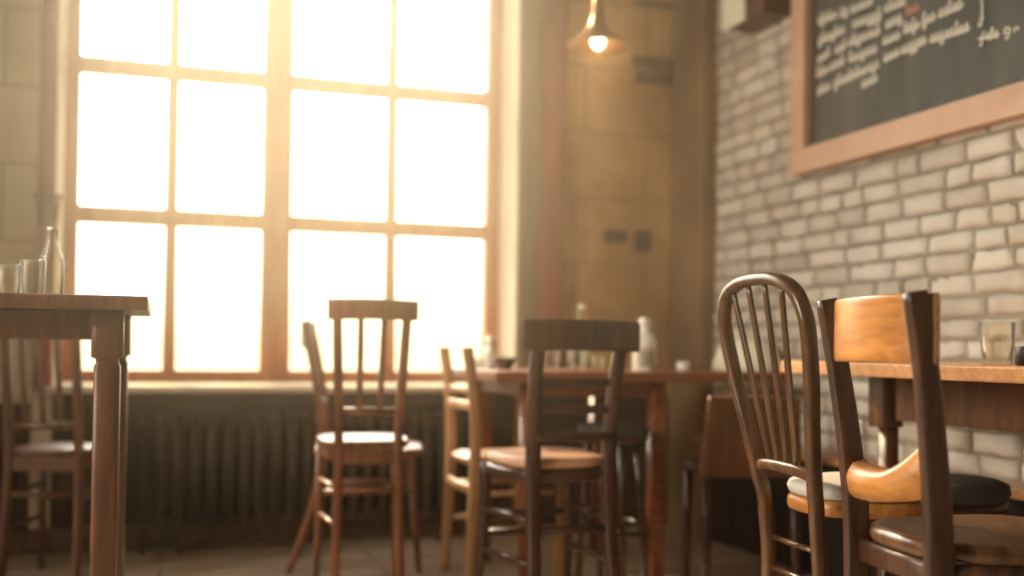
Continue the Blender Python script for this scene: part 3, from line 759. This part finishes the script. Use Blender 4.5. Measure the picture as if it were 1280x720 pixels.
# milk bottle with label on the far table
def flip_bottle(label, px, Y, z, r, h, name='bottle', mt='glass'):
    t = thing(name, label, 'bottle', (on(px, Y), Y, z))
    b_ = NB(); add_lathe(b_, [(0, 0), (r*.94, 0), (r, .006), (r, h*.5), (r*.93, h*.6), (r*.55, h*.72), (r*.45, h*.78), (r*.45, h*.93), (r*.5, h*.94), (r*.5, h*.97), (r*.4, h*.97), (r*.38, h*.78), (r*.85, h*.58), (r*.92, h*.5), (r*.92, .01), (0, .01)]); obj('bottle_body', b_, M[mt], t)
    return t, r, h
t, r, h = flip_bottle('white swing top bottle with a paper label on the far table', 806, 3.6, FZ, .044, .19, mt='white')
b_ = NB(); n = 14
for k in range(n):
    a0 = -2.5+1.5*k/n; a1 = -2.5+1.5*(k+1)/n; rr = r*1.015
    v = [b_.verts.new((rr*math.cos(a)+dx, rr*math.sin(a), zz)) for a, zz, dx in ((a0, h*.08, 0), (a1, h*.08, 0), (a1, h*.46, 0), (a0, h*.46, 0))]; b_.faces.new(v)
bmesh.ops.solidify(b_, geom=b_.faces[:], thickness=.0006)
lb = obj('bottle_label', b_, M['paper'], t, 'cream paper label')
b_ = NB()
for zz in (.13, .2, .27, .34):
    add_sweep(b_, [(r*1.03*math.cos(a), r*1.03*math.sin(a), h*zz) for a in [-2.2+.9*q/8 for q in range(9)]], .0016, .005, (0, 0, 1), 6)
obj('label_print', b_, M['ink'], lb)
b_ = NB(); add_lathe(b_, [(0, h*.965), (r*.42, h*.965), (r*.46, h), (r*.3, h*1.04), (0, h*1.045)]); obj('stopper', b_, M['white'], t)
# wire clip handle on the bottle
b_ = NB(); add_sweep(b_, smoothpath([(r*.5, 0, h*.95), (r*.95, 0, h*.9), (r*.95, 0, h*.75), (r*.7, 0, h*.66)], 4), .004, n=6); obj('wire_clip', b_, M['steel'], t)

b_ = NB(); add_lathe(b_, [(0, 0), (.02, 0), (.024, .004), (.026, .034), (.024, .035), (.022, .008), (0, .007)]); o = obj('small_cup', b_, M['white']); o.location = (on(855, 3.6), 3.6, FZ); tag(o, 'small white cup right of the labelled bottle', 'cup')
b_ = NB(); add_lathe(b_, [(.132, 0), (.136, .004), (.134, .03), (.122, .07), (.098, .103), (.062, .126), (.02, .136), (0, .137)], n=40)
o = obj('dome_cover', b_, M['cream']); o.location = (on(934, 3.72), 3.72, FZ); tag(o, 'rounded cream dome cover at the right end of the far table', 'dome cover')

tumbler('clear tumbler on the far table, seen just right of the chair post', on(689, 3.62), 3.62, FZ, .036, .075, 'tumblers on the far table')
tumbler('clear tumbler on the far table seen in the middle under the broad chair rail', on(722, 3.66), 3.66, FZ, .036, .075, 'tumblers on the far table')
tumbler('small clear tumbler on the far table under the right end of the broad rail', on(748, 3.55), 3.55, FZ, .024, .055, 'tumblers on the far table')
# tall clear bottle behind the rail
t, r, h = flip_bottle('tall clear bottle on the far table, its neck above the broad chair rail', 727, 3.95, FZ, .035, .25)
b_ = NB(); add_lathe(b_, [(0, h*.965), (r*.4, h*.965), (r*.42, h*1.02), (0, h*1.03)]); obj('stopper', b_, M['cream'], t)
# shaker and bowl by the window
t = thing('salt_shaker', 'slim white shaker on the window end of the far table', 'shaker', (on(613, 3.86), 3.86, FZ))
b_ = NB(); add_lathe(b_, [(0, 0), (.021, 0), (.024, .005), (.022, .05), (.016, .085), (0, .085)]); obj('shaker_body', b_, M['white'], t)
b_ = NB(); add_lathe(b_, [(.017, .085), (.018, .1), (.014, .118), (0, .124)]); obj('shaker_cap', b_, M['steel'], t)
b_ = NB(); add_lathe(b_, [(0, 0), (.022, 0), (.024, .004), (.04, .035), (.042, .045), (.039, .045), (.034, .03), (.018, .01), (0, .008)]); o = obj('small_bowl', b_, M['brownclay']); o.location = (on(632, 3.72), 3.72, FZ); tag(o, 'small brown bowl beside the white shaker', 'bowl')
b_ = NB(); add_lathe(b_, [(0, 0), (.018, 0), (.021, .004), (.023, .04), (.02, .041), (.018, .008), (0, .007)]); o = obj('tea_light_cup', b_, M['cream']); o.location = (on(600, 3.98), 3.98, FZ); tag(o, 'little cream cup at the window corner of the far table', 'cup')

# left table: bottle and tumblers
t, r, h = flip_bottle('clear glass bottle on the tall table at the left', 63, 2.92, TZ, .030, .185)
b_ = NB(); add_lathe(b_, [(0, h*.965), (r*.42, h*.965), (r*.42, h*1.0), (0, h*1.01)]); obj('stopper', b_, M['cream'], t)
tumbler('clear tumbler right beside the bottle on the tall table', on(40, 2.86), 2.86, TZ, .030, .095, 'tumblers on the tall table')
tumbler('clear tumbler farther left of the bottle on the tall table', on(10, 2.9), 2.9, TZ, .030, .085, 'tumblers on the tall table')

# ------------------------------------------------------------------ light
w = bpy.data.worlds.new('sky'); S.world = w; w.use_nodes = True; nt = w.node_tree
bg = nt.nodes['Background']; tc = nt.nodes.new('ShaderNodeTexCoord'); sp = nt.nodes.new('ShaderNodeSeparateXYZ')
rp = nt.nodes.new('ShaderNodeValToRGB'); e = rp.color_ramp.elements
e[0].position = .0; e[0].color = (1, .86, .50, 1); e[1].position = .4; e[1].color = (1, .94, .85, 1)
k = e.new(.1); k.color = (1, .91, .68, 1)
mr = nt.nodes.new('ShaderNodeMapRange'); mr.inputs[1].default_value = 0; mr.inputs[2].default_value = .6; mr.inputs[3].default_value = 2.6; mr.inputs[4].default_value = 34
nt.links.new(tc.outputs['Generated'], sp.inputs[0]); nt.links.new(sp.outputs['Z'], rp.inputs[0]); nt.links.new(sp.outputs['Z'], mr.inputs[0])
nt.links.new(rp.outputs[0], bg.inputs[0]); nt.links.new(mr.outputs[0], bg.inputs[1])
def portal(loc, rot, sx, sy):
    l = bpy.data.lights.new('daylight_portal', 'AREA'); l.shape = 'RECTANGLE'; l.size = sx; l.size_y = sy; l.cycles.is_portal = True
    o = bpy.data.objects.new('daylight_portal', l); C.objects.link(o); o.location = loc; o.rotation_euler = rot
portal((.55, YG+.1, 1.9), (-PI/2, 0, 0), 2.0, 2.6)
portal((XL-.22, (ly0+ly1)/2, (lz0+lz1)/2), (0, -PI/2, 0), 2.2, 2.0)
l = bpy.data.lights.new('low_sun', 'SUN'); l.energy = 10; l.color = (1, .78, .48); l.angle = R(2)
o = bpy.data.objects.new('low_sun', l); C.objects.link(o)
d = Vector((.30, -1, -.66)); o.rotation_euler = d.to_track_quat('-Z', 'Y').to_euler(); o.location = (0, 7, 5)
l = bpy.data.lights.new('bulb_light', 'POINT'); l.energy = 2.5; l.color = (1, .62, .28); l.shadow_soft_size = .03
o = bpy.data.objects.new('bulb_light', l); C.objects.link(o); p = at(744, 4.2); o.location = (p[0], p[1], 2.02)

# scattering volume added for bloom around the window, thicker above the table tops
m = bpy.data.materials.new('bloom_volume'); m.use_nodes = True; nt = m.node_tree; nt.nodes.clear()
o_ = nt.nodes.new('ShaderNodeOutputMaterial'); v = nt.nodes.new('ShaderNodeVolumeScatter')
v.inputs['Color'].default_value = (1, .80, .54, 1); v.inputs['Anisotropy'].default_value = .86
tc_ = nt.nodes.new('ShaderNodeTexCoord'); sp_ = nt.nodes.new('ShaderNodeSeparateXYZ'); mr_ = nt.nodes.new('ShaderNodeMapRange')
mr_.interpolation_type = 'SMOOTHSTEP'
mr_.inputs[1].default_value = .55; mr_.inputs[2].default_value = 1.15; mr_.inputs[3].default_value = .004; mr_.inputs[4].default_value = .048
nt.links.new(tc_.outputs['Object'], sp_.inputs[0]); nt.links.new(sp_.outputs['Z'], mr_.inputs[0]); nt.links.new(mr_.outputs[0], v.inputs['Density'])
nt.links.new(v.outputs[0], o_.inputs['Volume'])
bm = NB(); add_box(bm, XL-.1, XB+.1, YB-.1, YG+.35, -.05, H+.05, 0)
hz = obj('bloom_volume', bm, m); tag(hz, 'warm glow volume added to imitate bloom around the window', 'bloom_volume', None, 'stuff')

l = bpy.data.lights.new('side_fill_light', 'AREA'); l.shape = 'RECTANGLE'; l.size = 2.1; l.size_y = 1.9; l.energy = 150; l.color = (1, .93, .84)  # added fill light, brightens the brick wall and chairs from the left
o = bpy.data.objects.new('side_fill_light', l); C.objects.link(o); o.location = (XL-.3, (ly0+ly1)/2, (lz0+lz1)/2+.1); o.rotation_euler = (0, -PI/2, 0)
